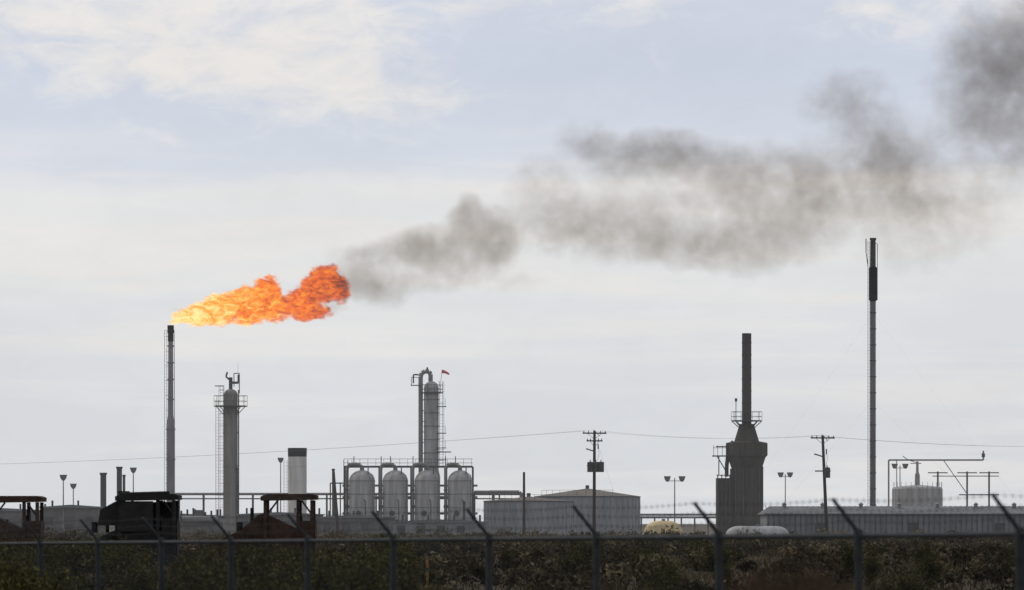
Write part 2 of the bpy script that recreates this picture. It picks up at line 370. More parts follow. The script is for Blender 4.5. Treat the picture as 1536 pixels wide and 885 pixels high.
# ------------------------------------------------------------ flood lights
def flood(cx,top,D,heads=2,name='floodlight_pole',w=11):
    x=X(cx,D); zt=Z(top,D); s=D/F; b=B(name,(x,D,0))
    b.cyl((x,D,0),(x,D,zt),.09,.06,'galv',8)
    hx=[0] if heads==1 else [-w*s,w*s]
    if heads==2: b.cyl((x-w*s,D,zt-.35),(x+w*s,D,zt-.35),.04,None,'dark',5)
    for h in hx:
        b.cyl((x+h,D,zt-.35),(x+h,D,zt-.1),.05,None,'dark',5)
        b.prism([(x+h-.42,zt+.22),(x+h+.42,zt+.22),(x+h+.3,zt-.2),(x+h+.12,zt-.45),(x+h-.12,zt-.45),(x+h-.3,zt-.2)],D-.25,D+.25,'lamp')
    b.box((x,D-.12,1.5),(.3,.2,.5),'galv')
    b.done()
flood(1012,717,470); flood(1178,711,520,2,w=7); flood(95,715,450,1); flood(200,704,480,1); flood(421,689,520,1)
flood(1350,698,520,2,w=8); flood(110,728,500,1)

# ------------------------------------------------------------ dark vent stacks
def ventstack(px,w,top,D):
    x=X(px,D); r=w*D/F/2; b=B('vent_stack',(x,D,0))
    b.lathe(x,D,[(r,0),(r,Z(top+3,D)),(r*1.25,Z(top+3,D)),(r*1.25,Z(top,D)),(r*.8,Z(top,D))],'dark',14)
    b.box((x,D,1.2),(r*3.2,r*3.2,2.4),'dark'); b.done()
ventstack(155,9,709,470); ventstack(179,8,700,475); ventstack(186,4,712,470)
ventstack(500,4,703,480); ventstack(710,5,740,480); ventstack(696,4,752,470)

# ------------------------------------------------------------ pipe rack
D=515; S=D/F
b=B('pipe_rack',(X(500,D),D,0))
for z,r,y in((Z(741,D),.17,0),(Z(741,D)+.05,.1,.8),(Z(748,D),.09,.4)):
    b.cyl((X(262,D),D+y,z),(X(785,D),D+y,z),r,None,'galv',8)
for px in range(268,790,37):
    for y in(-.2,1.1): b.cyl((X(px,D),D+y,0),(X(px,D),D+y,Z(743,D)),.1,None,'dark',6)
    b.box((X(px,D),D+.45,Z(744,D)),(.18,1.6,.18))
b.tube([(X(711,D),D-1,Z(738,D)),(X(740,D),D-1,Z(738,D)),(X(740,D),D-1,Z(752,D))],.2,'galv',8)
b.tube([(X(735,D),D-2,Z(738,D)),(X(779,D),D-2,Z(738,D)),(X(782,D),D-2,Z(742,D)),(X(782,D),D-2,0)],.22,'galv',8)
for px in (497,503,512): b.tube([(X(px,D),D-3,0),(X(px,D),D-3,Z(725,D)),(X(px+12,D),D-3,Z(725,D))],.09,'dark',6)
b.done()
D=510; S=D/F
b=B('pipe_manifold',(X(1400,D),D,0))
b.tube([(X(1333,D),D,0),(X(1333,D),D,Z(690,D)),(X(1475,D),D,Z(690,D)),(X(1475,D),D,Z(676,D))],.11,'galv',8)
b.cyl((X(1345,D),D,0),(X(1345,D),D,Z(690,D)),.06,None,'galv',6)
b.box((X(1475,D),D,Z(683,D)),(.4,.3,.5)); b.cyl((X(1415,D),D,Z(690,D)),(X(1450,D),D,Z(740,D)),.06,None,'galv',5)
for px in(1408,1452,1485):
    b.cyl((X(px,D),D+1,0),(X(px,D),D+1,Z(707,D)),.12,None,'dark',6); b.box((X(px,D),D+1,Z(709,D)),(2.6,.12,.14)); b.box((X(px,D),D+1,Z(714,D)),(1.4,.12,.12))
b.cyl((X(1400,D),D+1,Z(714,D)),(X(1500,D),D+1,Z(714,D)),.06,None,'dark',5)
b.cyl((X(1440,D),D+1,Z(742,D)),(X(1500,D),D+1,Z(742,D)),.08,None,'dark',5)
b.done()
x=X(1376,505); b=B('treater_tank',(x,505,0)); r=37.5*505/F; DD=505
b.lathe(x,DD,[(r,0),(r,Z(733,DD)),(r*.96,Z(731,DD)),(r*.6,Z(729,DD)),(.01,Z(727,DD))],'vessel',40)
b.lathe(x,DD,[(.35,Z(729,DD)),(.32,Z(712,DD)),(.18,Z(708,DD)),(.16,Z(692,DD))],'vessel',14)
b.box((x-.2,DD,Z(695,DD)),(1.4,.1,.1),'dark')
b.tube([(x,DD,Z(694,DD)),(x-1.2,DD,Z(690,DD)),(x-1.9,DD,Z(684,DD))],.05,'dark',5)
for t in np.linspace(3.2,6.2,14):
    b.cyl((x+r*.97*math.cos(t),DD+r*.97*math.sin(t),Z(732,DD)),(x+r*.97*math.cos(t),DD+r*.97*math.sin(t),Z(723,DD)),.03,None,'dark',4)
for i in range(30):
    t=2*math.pi*i/30; b.box((x+(r+.01)*math.cos(t),DD+(r+.01)*math.sin(t),Z(733,DD)/2),(.04,.06,Z(733,DD)-.1),'vessel',t)
b.done()

# ------------------------------------------------------------ long metal shed (right)
D=400; S=D/F
x0,x1=X(1150,D),X(1720,D); zw=Z(772,D); zr=Z(759,D)
b=B('metal_warehouse',((x0+x1)/2,D,0))
b.box(((x0+x1)/2,D+5,zw/2),(x1-x0,10,zw),'shed')
b.prism([(x0-.3,zw+.003),(x1,zw+.003),(x1,zw+.1),(x0-.3,zw+.1)],D-.25,D+10.25,'shedroof')
i0=len(b.v)
for p in((x0-.3,D-.3,zw+.1),(x1,D-.3,zw+.1),(x1,D+5,zr),(x0+.6,D+5,zr),(x0-.3,D+10.3,zw+.1),(x1,D+10.3,zw+.1)): b.v.append(Vector(p))
b.face((i0,i0+1,i0+2,i0+3),'shedroof'); b.face((i0+3,i0+2,i0+5,i0+4),'shedroof'); b.face((i0,i0+3,i0+4),'shedroof')
k=x0+.2
while k<x1:
    b.box((k,D-.03,zw/2),(.14,.06,zw-.02),'bld'); 
    b.cyl((k,D-.3,zw+.13),(k,D+5,zr+.03),.04,None,'shed',4,False); k+=.55
for px in range(1180,1700,58): b.lathe(X(px,D),D+3.6,[(.2,zw),(.2,zr+.15),(.3,zr+.2),(.01,zr+.4)],'galv',10)
for px in(1230,1370,1500): b.box((X(px,D),D-.07,1.1),(1.0,.1,2.1),'dark')
b.done()
def bullet(px0,px1,top,D,k,name):
    xa,xb=X(px0,D),X(px1,D); zt=Z(top,D); r=zt/2 if zt/2<1.4 else 1.4
    b=B(name,((xa+xb)/2,D,0)); c=zt-r; n=24
    prof=[(r*math.sin(t),xa+r*1.4*(1-math.cos(t))) for t in np.linspace(.02,math.pi/2,7)]+[(r*math.sin(t),xb-r*1.4*(1-math.cos(t))) for t in np.linspace(math.pi/2,.02,7)]
    for (r0,a0),(r1,a1) in zip(prof[:-1],prof[1:]):
        b.cyl((a0,D,c),(a1,D,c),r0,r1,k,n,False)
    for q in(.25,.75):
        b.box((xa+(xb-xa)*q,D,(c-r*.5)/2),(.4,r*1.6,max(.2,c-r*.5)),'bld')
    b.cyl(((xa+xb)/2,D,zt-.05),((xa+xb)/2,D,zt+.2),.2,None,'galv',10)
    b.done()
bullet(966,1024,781,430,'cream','horizontal_tank'); bullet(1088,1184,789,380,'vessel','horizontal_tank')
D=530; b=B('elevated_pipeway',(X(1030,D),D,0))
for z in(Z(772,D),Z(776,D)): b.cyl((X(955,D),D,z),(X(1085,D),D,z),.15,None,'galv',8)
for px in range(962,1085,20): b.box((X(px,D),D,Z(776,D)/2),(.2,.5,Z(776,D)),'bld')
b.done()

# ------------------------------------------------------------ low buildings on the left
def building(px0,px1,top,D,name='equipment_building',k='bld',roof='shedroof',depth=8):
    xa,xb=X(px0,D),X(px1,D); zt=Z(top,D); b=B(name,((xa+xb)/2,D,0)); w=xb-xa
    b.box(((xa+xb)/2,D+depth/2,zt/2-.2),(w,depth,zt-.4),k)
    b.prism([(xa-.2,zt-.4+.004),(xb+.2,zt-.4+.004),(xb+.2,zt-.25),((xa+xb)/2,zt),(xa-.2,zt-.25)],D-.2,D+depth+.2,roof)
    q=xa+.9
    i=0
    while q<xb-.9:
        if i%3==1: b.box((q,D-.02,1.05),(.95,.06,2.1),'dark')
        else: b.box((q,D-.02,zt*.55),(.9,.06,.8),'glass')
        b.box((q,D-.05,zt*.55+.5),(1.1,.05,.08),k); q+=2.3; i+=1
    for j in range(int(w/3)+1): b.cyl((xa+1+j*3,D+depth*.3,zt-.4),(xa+1+j*3,D+depth*.3,zt+.5),.12,None,'dark',8)
    b.done()
building(-60,60,762,470); building(62,148,757,450); building(200,330,770,455,k='shed'); building(356,480,768,480)
building(480,590,772,475,'compressor_building','bld'); building(590,730,779,450,'compressor_building','shed')
b=B('compressor_skid',(X(300,440),440,0))
D=440
for px in range(272,330,9):
    b.cyl((X(px,D),D,0),(X(px,D),D,Z(762+ (px%5)*2,D)),.12,None,'dark',6)
b.box((X(300,D),D,1.2),(5,2.5,2.2),'bld'); b.cyl((X(275,D),D-1.4,2.6),(X(328,D),D-1.4,2.6),.35,None,'galv',12)
b.cyl((X(300,D),D,2.2),(X(300,D),D,Z(765,D)),.5,None,'bld',12); b.done()

# ------------------------------------------------------------ bulldozers
def dozer(px0,px1,roof,D,nose,paint,roofk,enclosed):
    s=D/F; xa,xb=X(px0,D),X(px1,D); zr=Z(roof,D); xn=X(nose,D); w=xb-xa
    b=B('bulldozer',((xa+xb)/2,D,0))
    for y in(D-1.05,D+1.05):
        L0,L1=xn+.3,xb+.15; pts=[]
        for t in np.linspace(math.pi/2,3*math.pi/2,8): pts.append((L0+.45+.45*math.cos(t),.48+.45*math.sin(t)))
        for t in np.linspace(-math.pi/2,math.pi/2,8): pts.append((L1-.45+.45*math.cos(t),.48+.45*math.sin(t)))
        b.prism(pts,y-.25,y+.25,'machine')
        for q in np.linspace(L0+.5,L1-.5,6): b.cyl((q,y-.3,.35),(q,y+.3,.35),.2,None,'brownp',10)
    zb=1.75
    b.prism([(xn+.1,.8),(xb,.8),(xb,1.55),(xa+.1,zr-.75),(xa-.15,zr-.8),(xn+.9,zb+.1),(xn+.15,zb-.25)],D-.62,D+.62,paint)
    for q in np.linspace(xn+.9,xa-.2,5): b.box((q,D-.64,1.35),(.06,.05,.6),'machine')
    b.cyl((xa-.45,D+.2,zb),(xa-.45,D+.2,zb+.95),.07,None,'machine',8); b.cyl((xa-.9,D-.2,zb),(xa-.9,D-.2,zb+.4),.12,None,'machine',8)
    b.prism([(xn-.15,.25),(xn+.05,.2),(xn+.12,.75),(xn+.05,1.35),(xn-.12,1.4),(xn-.02,.8)],D-1.6,D+1.6,paint)
    b.box((xn+.7,D-1.38,.65),(1.5,.12,.2),paint); b.box((xn+.7,D+1.38,.65),(1.5,.12,.2),paint)
    b.box((xb-.3,D,1.8),(.6,1.3,.8),paint); b.box(((xa+xb)/2+.2,D,1.75),(.55,.6,.3),'machine'); b.box(((xa+xb)/2+.42,D,2.1),(.14,.6,.6),'machine')
    b.cyl((xa+.45,D,1.7),(xa+.6,D,2.25),.03,None,'machine',5); b.cyl((xa+.3,D-.3,1.7),(xa+.35,D-.3,2.2),.03,None,'machine',5)
    b.prism([(xa-.05,zr-.26),(xb+.05,zr-.22),(xb+.06,zr-.06),(xb-.1,zr),(xa+.2,zr),(xa-.06,zr-.1)],D-.85,D+.85,roofk)
    for xx in(xa+.12,xa+w*.68,xb-.12):
        for y in(D-.72,D+.72): b.box((xx,y,(zr-.24+1.0)/2),(.13,.12,zr-.24-1.0),paint)
    b.cyl((xa+.12,D-.72,zr-.9),(xa+.6,D-.72,zr-.26),.04,None,paint,5)
    b.cyl((xb-.12,D-.72,zr-.8),(xb-.5,D-.72,zr-.26),.04,None,paint,5)
    if enclosed:
        b.box((xa+w*.5,D+.70,zr-.85),(w*.9,.04,1.1),'machine'); b.box((xa+w*.33,D-.78,zr-.85),(w*.55,.04,1.15),'machine')
        b.prism([(xa-.75,zr-1.2),(xa+.1,zr-1.2),(xa+.1,zr-.2),(xa-.1,zr-.3),(xa-.65,zr-.6)],D-.5,D+.5,'machine')
        b.cyl((xa+.1,D-.5,zr),(xb-.3,D-.5,zr+.05),.06,None,'machine',6)
        b.box((xa+.2,D,zr+.05),(.4,.5,.12),'machine')
    else:
        b.box((xa+w*.84,D-.70,1.75),(w*.3,.05,.7),paint)
    return b.done()
dozer(395,474,741,150,328,'rust','brownp',False)
dozer(178,268,741,148,140,'machine','machine',True)
dozer(-12,64,744,150,-85,'brownp','rust',False)

# ------------------------------------------------------------ chain-link fence
bx,by=-178/F*49,49.0; dx,dy=145.4/F*49,-.0559*49
def fp(t): return bx+dx*t,by+dy*t
def railz(y): return H-.096-.0082*(y-35)
T0,T1=-16,8
L=math.hypot(dx,dy); nx_,ny_=(-abs(dy)/L,-dx/L)
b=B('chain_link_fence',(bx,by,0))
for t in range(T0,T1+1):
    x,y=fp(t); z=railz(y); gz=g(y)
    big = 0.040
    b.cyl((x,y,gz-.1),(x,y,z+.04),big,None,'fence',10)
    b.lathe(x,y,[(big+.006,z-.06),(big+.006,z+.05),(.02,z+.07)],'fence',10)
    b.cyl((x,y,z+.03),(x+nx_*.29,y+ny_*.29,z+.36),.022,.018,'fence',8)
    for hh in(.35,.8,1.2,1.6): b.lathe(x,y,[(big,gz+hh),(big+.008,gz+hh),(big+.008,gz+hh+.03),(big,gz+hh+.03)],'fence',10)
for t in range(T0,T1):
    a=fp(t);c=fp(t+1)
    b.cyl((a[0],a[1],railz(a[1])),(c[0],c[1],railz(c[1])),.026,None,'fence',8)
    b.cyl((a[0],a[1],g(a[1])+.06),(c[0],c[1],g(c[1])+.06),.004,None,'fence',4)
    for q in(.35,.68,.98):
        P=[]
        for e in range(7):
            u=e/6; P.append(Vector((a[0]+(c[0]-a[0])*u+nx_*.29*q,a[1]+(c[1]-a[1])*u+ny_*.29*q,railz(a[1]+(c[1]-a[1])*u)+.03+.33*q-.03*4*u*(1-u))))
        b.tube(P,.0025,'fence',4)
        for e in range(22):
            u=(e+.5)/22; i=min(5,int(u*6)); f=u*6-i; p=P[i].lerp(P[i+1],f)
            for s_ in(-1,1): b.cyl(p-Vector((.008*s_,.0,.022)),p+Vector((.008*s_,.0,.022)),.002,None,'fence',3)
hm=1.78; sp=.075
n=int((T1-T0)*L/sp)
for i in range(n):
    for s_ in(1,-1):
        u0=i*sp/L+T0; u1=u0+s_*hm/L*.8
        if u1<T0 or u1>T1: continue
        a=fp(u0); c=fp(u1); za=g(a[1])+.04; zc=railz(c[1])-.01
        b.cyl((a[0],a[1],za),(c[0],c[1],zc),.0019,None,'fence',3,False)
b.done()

# ------------------------------------------------------------ vegetation
def massobj(name,V,Fc,tint,matk):
    me=bpy.data.meshes.new(name)
    nv=len(V); k=Fc.shape[1]; nf=len(Fc)
    me.vertices.add(nv); me.vertices.foreach_set('co',V.astype(np.float32).ravel())
    me.loops.add(nf*k); me.loops.foreach_set('vertex_index',Fc.astype(np.int32).ravel())
    me.polygons.add(nf); me.polygons.foreach_set('loop_start',(np.arange(nf)*k).astype(np.int32))
    me.update(calc_edges=True); me.validate()
    at=me.attributes.new('tint','FLOAT','POINT'); at.data.foreach_set('value',tint.astype(np.float32))
    me.materials.append(M[matk]); return me
def tris(C,size,elong=1.0):
    n=len(C); d=rng.normal(size=(n,3)); d/=np.linalg.norm(d,axis=1)[:,None]
    e=np.cross(d,rng.normal(size=(n,3))); e/=np.linalg.norm(e,axis=1)[:,None]
    s=np.asarray(size).reshape(-1,1)
    V=np.stack([C-d*s*elong,C+d*s*elong,C+e*s],1).reshape(-1,3)
    return V,np.arange(n*3).reshape(-1,3)
Cs=[];Ss=[];Ts=[]
nb=0
for _ in range(12000):
    y=60+ (440-60)*math.sqrt(random.random()); x=random.uniform(-.2,.2)*y*1.0
    if nb>2700: break
    if y<75: continue
    if 144<y<154 and x<-6.2: continue
    dens=math.sin(x*.13+y*.021)+math.sin(x*.05-y*.05+2)+.8*math.sin(y*.11+x*.31)
    if dens<-.2 and random.random()<.75 and y<330: continue
    nb+=1
    r=random.uniform(.45,1.5) if random.random()<.5 else random.uniform(.3,.7); h=random.uniform(.35,.7)+.35*r
    if y<150: h=min(h,1.0)
    if y>250 and random.random()<.12: h*=1.5
    base=random.random()**1.5*.6
    N=int((120+140*r) if y<200 else 60+90*r)
    nl=random.randint(5,10)
    lob=np.stack([rng.normal(0,r*.5,nl),rng.normal(0,r*.5,nl),rng.uniform(.2,.85,nl)*h],1)
    li=rng.integers(0,nl,N); p=lob[li]+rng.normal(0,1,(N,3))*np.array([r*.2,r*.2,h*.12])
    p[:,2]=np.clip(p[:,2],.0,None)
    tt=base+.45*(p[:,2]/h)**2+rng.normal(0,.08,N)+rng.uniform(-.15,.18,nl)[li]  # lit tops painted in: tint lightens with height, plus random clump variation
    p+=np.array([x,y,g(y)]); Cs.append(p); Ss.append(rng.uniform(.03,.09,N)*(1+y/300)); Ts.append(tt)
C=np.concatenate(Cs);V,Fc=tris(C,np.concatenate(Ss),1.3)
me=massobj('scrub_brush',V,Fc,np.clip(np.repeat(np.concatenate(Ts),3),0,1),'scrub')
ob=bpy.data.objects.new('scrub_brush',me); scene.collection.objects.link(ob)
N=45000
y=70+230*rng.random(N)**1.2; x=rng.uniform(-.16,.16,N)*y; hh=rng.uniform(.2,.6,N); cl=np.sin(x*.4+np.sin(y*.09)*2)*.5+.5
gz=np.array([g(v) for v in y])
w=rng.uniform(.012,.03,N); a=rng.uniform(0,3.14,N)
V=np.stack([np.stack([x-w*np.cos(a),y-w*np.sin(a),gz],1),np.stack([x+w*np.cos(a),y+w*np.sin(a),gz],1),np.stack([x+rng.normal(0,.12,N),y+rng.normal(0,.12,N),gz+hh*(.4+.8*cl)],1)],1).reshape(-1,3)
me=massobj('dry_grass',V,np.arange(N*3).reshape(-1,3),np.clip(np.repeat(.3+.6*cl**2+rng.normal(0,.12,N),3),0,1),'scrub')
ob=bpy.data.objects.new('dry_grass',me); scene.collection.objects.link(ob)
def bushmesh(h,spread,nst,seed):
    r=np.random.default_rng(seed); Vs=[];Fs=[];Ts=[];o=0
    for s in range(nst):
        az=r.uniform(0,6.28); ln=r.uniform(.55,1)*h; sp=r.uniform(.1,1)*spread; tb=r.uniform(-.2,.12)
        pts=[]
        for i in range(9):
            t=i/8; pts.append([math.cos(az)*sp*t**1.3+.03*r.normal(),math.sin(az)*sp*t**1.3+.03*r.normal(),ln*t*(1-.08*t)])
        pts=np.array(pts)
        for i in range(8):
            a,b_=pts[i],pts[i+1]; w=.011*(1-i/9)+.003
            for q in((1,0,0),(0,1,0)):
                q=np.array(q)*w; Vs.append(np.array([a-q,a+q,b_+q,b_-q])); Fs.append(np.arange(4)+o); o+=4; Ts+= [.05]*4
            for j in range(26 if i>2 else 8):
                t=r.random(); c=a+(b_-a)*t+r.normal(0,.085,3); d=r.normal(0,1,3)+np.array([0,0,.8]); d/=np.linalg.norm(d)
                e=np.cross(d,r.normal(0,1,3)); e/=np.linalg.norm(e); l=r.uniform(.02,.06); w2=l*.34
                Vs.append(np.array([c-d*l,c+e*w2,c+d*l,c-e*w2])); Fs.append(np.arange(4)+o); o+=4
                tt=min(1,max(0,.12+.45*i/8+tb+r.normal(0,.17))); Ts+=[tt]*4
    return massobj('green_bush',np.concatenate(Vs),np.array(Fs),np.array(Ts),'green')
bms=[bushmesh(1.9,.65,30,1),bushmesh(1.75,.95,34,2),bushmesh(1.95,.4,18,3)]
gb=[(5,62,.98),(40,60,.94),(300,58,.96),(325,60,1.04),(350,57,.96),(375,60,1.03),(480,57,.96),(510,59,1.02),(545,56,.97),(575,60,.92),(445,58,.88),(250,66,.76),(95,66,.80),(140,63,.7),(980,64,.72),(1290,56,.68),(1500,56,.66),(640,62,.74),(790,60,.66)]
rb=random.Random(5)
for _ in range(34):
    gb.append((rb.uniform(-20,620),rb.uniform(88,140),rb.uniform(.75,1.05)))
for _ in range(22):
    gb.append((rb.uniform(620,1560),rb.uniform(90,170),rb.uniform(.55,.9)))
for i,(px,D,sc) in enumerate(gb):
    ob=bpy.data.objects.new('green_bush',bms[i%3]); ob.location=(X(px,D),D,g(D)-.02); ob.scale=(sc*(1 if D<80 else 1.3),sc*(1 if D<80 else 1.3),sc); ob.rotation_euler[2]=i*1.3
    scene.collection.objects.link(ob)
def bare(px,D,h,seed):
    rr=random.Random(seed); x=X(px,D); b=B('bare_shrub',(x,D,g(D)))
    def br(p,d,l,r,k):
        q=p+d*l; b.cyl(p,q,r,r*.7,'branch',5,False)
        if k==0: return
        for _ in range(3 if k>1 else 2):
            nd=(d+Vector((rr.gauss(0,.38),rr.gauss(0,.38),rr.gauss(.08,.2)))).normalized(); br(q,nd,l*rr.uniform(.6,.85),r*.62,k-1)
    for _ in range(6):
        br(Vector((x+rr.gauss(0,.06),D,g(D))),Vector((rr.gauss(0,.4),rr.gauss(0,.4),1)).normalized(),h*.3,.014,5)
    b.done()
bare(1200,50,1.75,3); bare(1165,52,1.55,4); bare(1240,49,1.5,6); bare(930,56,1.35,9); bare(1180,48,1.6,12)
b=B('marker_post',(X(641,105),105,0)); xm=X(641,105); b.lathe(xm,105,[(.035,g(105)),(.035,1.05),(.02,1.1),(.001,1.11)],'yellow',10); b.lathe(xm,105,[(.037,.8),(.037,.9)],'dark',10); b.done()

# ------------------------------------------------------------ smoke & flame volumes
def volcube(name,blobs,D,mn,mx,res,noises,warp,thr,gain,material,sharp=False,comp=0.0,step=0.0,flat=.8):
    ng=bpy.data.node_groups.new(name+'_field','GeometryNodeTree')
    ng.interface.new_socket('Geometry',in_out='INPUT',socket_type='NodeSocketGeometry')
    ng.interface.new_socket('Geometry',in_out='OUTPUT',socket_type='NodeSocketGeometry')
    N=ng.nodes; Lk=ng.links
    out=N.new('NodeGroupOutput'); vc=N.new('GeometryNodeVolumeCube'); sm=N.new('GeometryNodeSetMaterial')
    sm.inputs['Material'].default_value=material
    Lk.new(vc.outputs[0],sm.inputs[0]); Lk.new(sm.outputs[0],out.inputs[0])
    vc.inputs['Min'].default_value=mn; vc.inputs['Max'].default_value=mx
    for a,r in zip(('X','Y','Z'),res): vc.inputs['Resolution '+a].default_value=r
    pos=N.new('GeometryNodeInputPosition').outputs[0]
    def vm(op,a,b):
        n=N.new('ShaderNodeVectorMath'); n.operation=op
        for i,v in enumerate((a,b)):
            if v is None: continue
            if isinstance(v,(tuple,list)): n.inputs[i].default_value=v
            else: Lk.new(v,n.inputs[i])
        return n
    def mt(op,a,b=0,c=None,clamp=False):
        n=N.new('ShaderNodeMath'); n.operation=op; n.use_clamp=clamp
        for i,v in enumerate((a,b,c)):
            if v is None: continue
            if isinstance(v,(int,float)): n.inputs[i].default_value=v
            else: Lk.new(v,n.inputs[i])
        return n.outputs[0]
    def noise(vec,scale,detail,rough,dist=0,stretch=(1,1,1)):
        s=vm('MULTIPLY',vec,stretch).outputs[0]
        n=N.new('ShaderNodeTexNoise'); n.inputs['Scale'].default_value=scale; n.inputs['Detail'].default_value=detail
        n.inputs['Roughness'].default_value=rough; n.inputs['Distortion'].default_value=dist
        Lk.new(s,n.inputs['Vector']); return n
    P=pos
    for (sc,amp) in warp:
        w=noise(P,sc,2,.5); c=vm('SUBTRACT',w.outputs['Color'],(.5,.5,.5)).outputs[0]
        c=vm('MULTIPLY',c,(amp,amp,amp)).outputs[0]; P=vm('ADD',P,c).outputs[0]
    tot=None
    for (cx,cy,rx,ry,a,*dp) in blobs:
        s=D/F; off=dp[0] if dp else 0; dd=ry*flat
        q=vm('SUBTRACT',P,(X(cx,D),off,Z(cy,D))).outputs[0]
        q=vm('MULTIPLY',q,(1/(rx*s),1/(dd*s),1/(ry*s))).outputs[0]
        l=vm('LENGTH',q,None); 
        v=mt('SUBTRACT',1.3,l.outputs['Value'])
        v=mt('MAXIMUM',v,0.0); v=mt('MULTIPLY',v,a)
        tot=v if tot is None else mt('ADD',tot,v)
    nz=None
    for (sc,de,ro,di,st,wt) in noises:
        n=mt('MULTIPLY',mt('SUBTRACT',noise(pos,sc,de,ro,di,st).outputs[0],.5),wt)
        nz=n if nz is None else mt('ADD',nz,n)
    if sharp:
        tt=mt('MINIMUM',tot,.95)
        # the ragged noise only acts where there is already some flame body
        d=mt('ADD',tt,mt('MULTIPLY',nz,mt('MULTIPLY',tt,2.2,None,True))); d=mt('SUBTRACT',d,thr); d=mt('MULTIPLY',d,gain,clamp=True)
    else:
        m_=mt('ADD',nz,1.0); m_=mt('MAXIMUM',m_,0.0)
        d=mt('SUBTRACT',mt('MULTIPLY',mt('MINIMUM',tot,1.9),m_),thr); d=mt('MAXIMUM',d,0.0)
        d=mt('DIVIDE',d,mt('ADD',1.0,mt('MULTIPLY',d,comp)))
        d=mt('MULTIPLY',d,gain)
    Lk.new(d,vc.inputs['Density'])
    vd=bpy.data.volumes.new(name); ob=bpy.data.objects.new(name,vd); ob.location=(0,D,0)
    vd.render.step_size=step
    scene.collection.objects.link(ob)
    md=ob.modifiers.new('field','NODES'); md.node_group=ng
    return ob
m=bpy.data.materials.new('smoke_soot'); m.use_nodes=True; nt=m.node_tree; nt.nodes.clear()
o=nt.nodes.new('ShaderNodeOutputMaterial'); a=nt.nodes.new('ShaderNodeAttribute'); a.attribute_name='density'
ab=nt.nodes.new('ShaderNodeVolumeAbsorption'); ab.inputs['Color'].default_value=(.28,.20,.12,1)
nt.links.new(a.outputs['Fac'],ab.inputs['Density']); nt.links.new(ab.outputs[0],o.inputs['Volume'])
smat=m
sb=[(278,464,24,8,1.4),(488,425,26,26,1.2),(492,462,30,14,1.2),(535,418,38,28,2.0),(575,430,45,28,1.7),(602,430,12,16,2.8),(530,385,40,18,1.0),
(560,378,42,22,1.4),(605,378,50,28,1.7),(650,368,48,34,2.0),(700,338,34,40,2.3),(745,360,34,40,2.4),(695,395,55,28,1.6),(650,425,55,22,.8),(760,425,70,22,.5),
(810,265,60,34,.6),(810,330,70,54,.55),
(880,212,50,30,.9),(930,240,65,36,1.2),(1000,232,65,40,1.5),(1070,245,60,36,1.2),(1130,250,60,42,.85),
(870,345,65,50,.75),(940,350,75,48,.9),(1020,362,85,42,1.05),(1100,372,75,42,1.2),(1180,350,80,50,.9),(1000,300,170,40,.6),
(1150,290,120,50,.55),(1240,260,100,60,.6),(1270,150,76,54,.66,3),(1330,215,75,60,.68,3),(1300,310,130,66,.5),(1370,270,60,70,.55,3),(1370,390,80,32,.45),(1440,320,120,80,.34,3),
(1470,110,85,95,.48,4),(1530,60,100,90,.5,4),(1500,200,95,85,.42,4),(1620,120,120,140,.5,4)]
D=500
mn=(X(240,D),-6.5,Z(500,D)); mx=(X(1680,D),7.5,Z(-90,D))
volcube('smoke_plume',sb,D,mn,mx,(500,50,204),
   [(.22,7,.66,.4,(1,1,1.15),3.0),(.6,4,.65,.4,(1,1,1),2.2)],[(.13,3.0),(.5,1.5)],.14,.32,smat,False,.62,.7,.5)
m=bpy.data.materials.new('flame_gas'); m.use_nodes=True; nt=m.node_tree; nt.nodes.clear(); N=nt.nodes; Lk=nt.links
o=N.new('ShaderNodeOutputMaterial'); a=N.new('ShaderNodeAttribute'); a.attribute_name='density'
geo=N.new('ShaderNodeTexCoord'); mp=N.new('ShaderNodeMapping'); mp.inputs['Rotation'].default_value=(0,.3,0); mp.inputs['Scale'].default_value=(.8,1.1,1.5)
Lk.new(geo.outputs['Object'],mp.inputs[0])
n=N.new('ShaderNodeTexNoise'); n.inputs['Scale'].default_value=.8; n.inputs['Detail'].default_value=5; n.inputs['Roughness'].default_value=.7; n.inputs['Distortion'].default_value=1.3
Lk.new(mp.outputs[0],n.inputs['Vector'])
sx=N.new('ShaderNodeSeparateXYZ'); Lk.new(geo.outputs['Object'],sx.inputs[0])
mr=N.new('ShaderNodeMapRange'); mr.inputs['From Min'].default_value=X(270,500); mr.inputs['From Max'].default_value=X(515,500); mr.inputs['To Min'].default_value=.26; mr.inputs['To Max'].default_value=-.17
Lk.new(sx.outputs['X'],mr.inputs['Value'])
sc_=N.new('ShaderNodeMath'); sc_.operation='MULTIPLY_ADD'; Lk.new(n.outputs[0],sc_.inputs[0]); sc_.inputs[1].default_value=1.6; sc_.inputs[2].default_value=-.30
ad=N.new('ShaderNodeMath'); ad.operation='ADD'; Lk.new(sc_.outputs[0],ad.inputs[0]); Lk.new(mr.outputs[0],ad.inputs[1])
cr=N.new('ShaderNodeValToRGB'); e=cr.color_ramp.elements
for _ in range(4): e.new(.5)
for el,(p,c) in zip(cr.color_ramp.elements,((.16,(.13,.06,.045)),(.28,(.42,.09,.045)),(.40,(.85,.14,.04)),(.53,(1.05,.26,.035)),(.64,(1.15,.50,.07)),(.84,(1.3,.95,.40)))): el.position=p; el.color=(*c,1)
Lk.new(ad.outputs[0],cr.inputs[0])
em=N.new('ShaderNodeEmission'); Lk.new(cr.outputs[0],em.inputs['Color'])
k1=N.new('ShaderNodeMath'); k1.operation='MULTIPLY'; k1.inputs[1].default_value=3.6; Lk.new(a.outputs['Fac'],k1.inputs[0]); Lk.new(k1.outputs[0],em.inputs['Strength'])
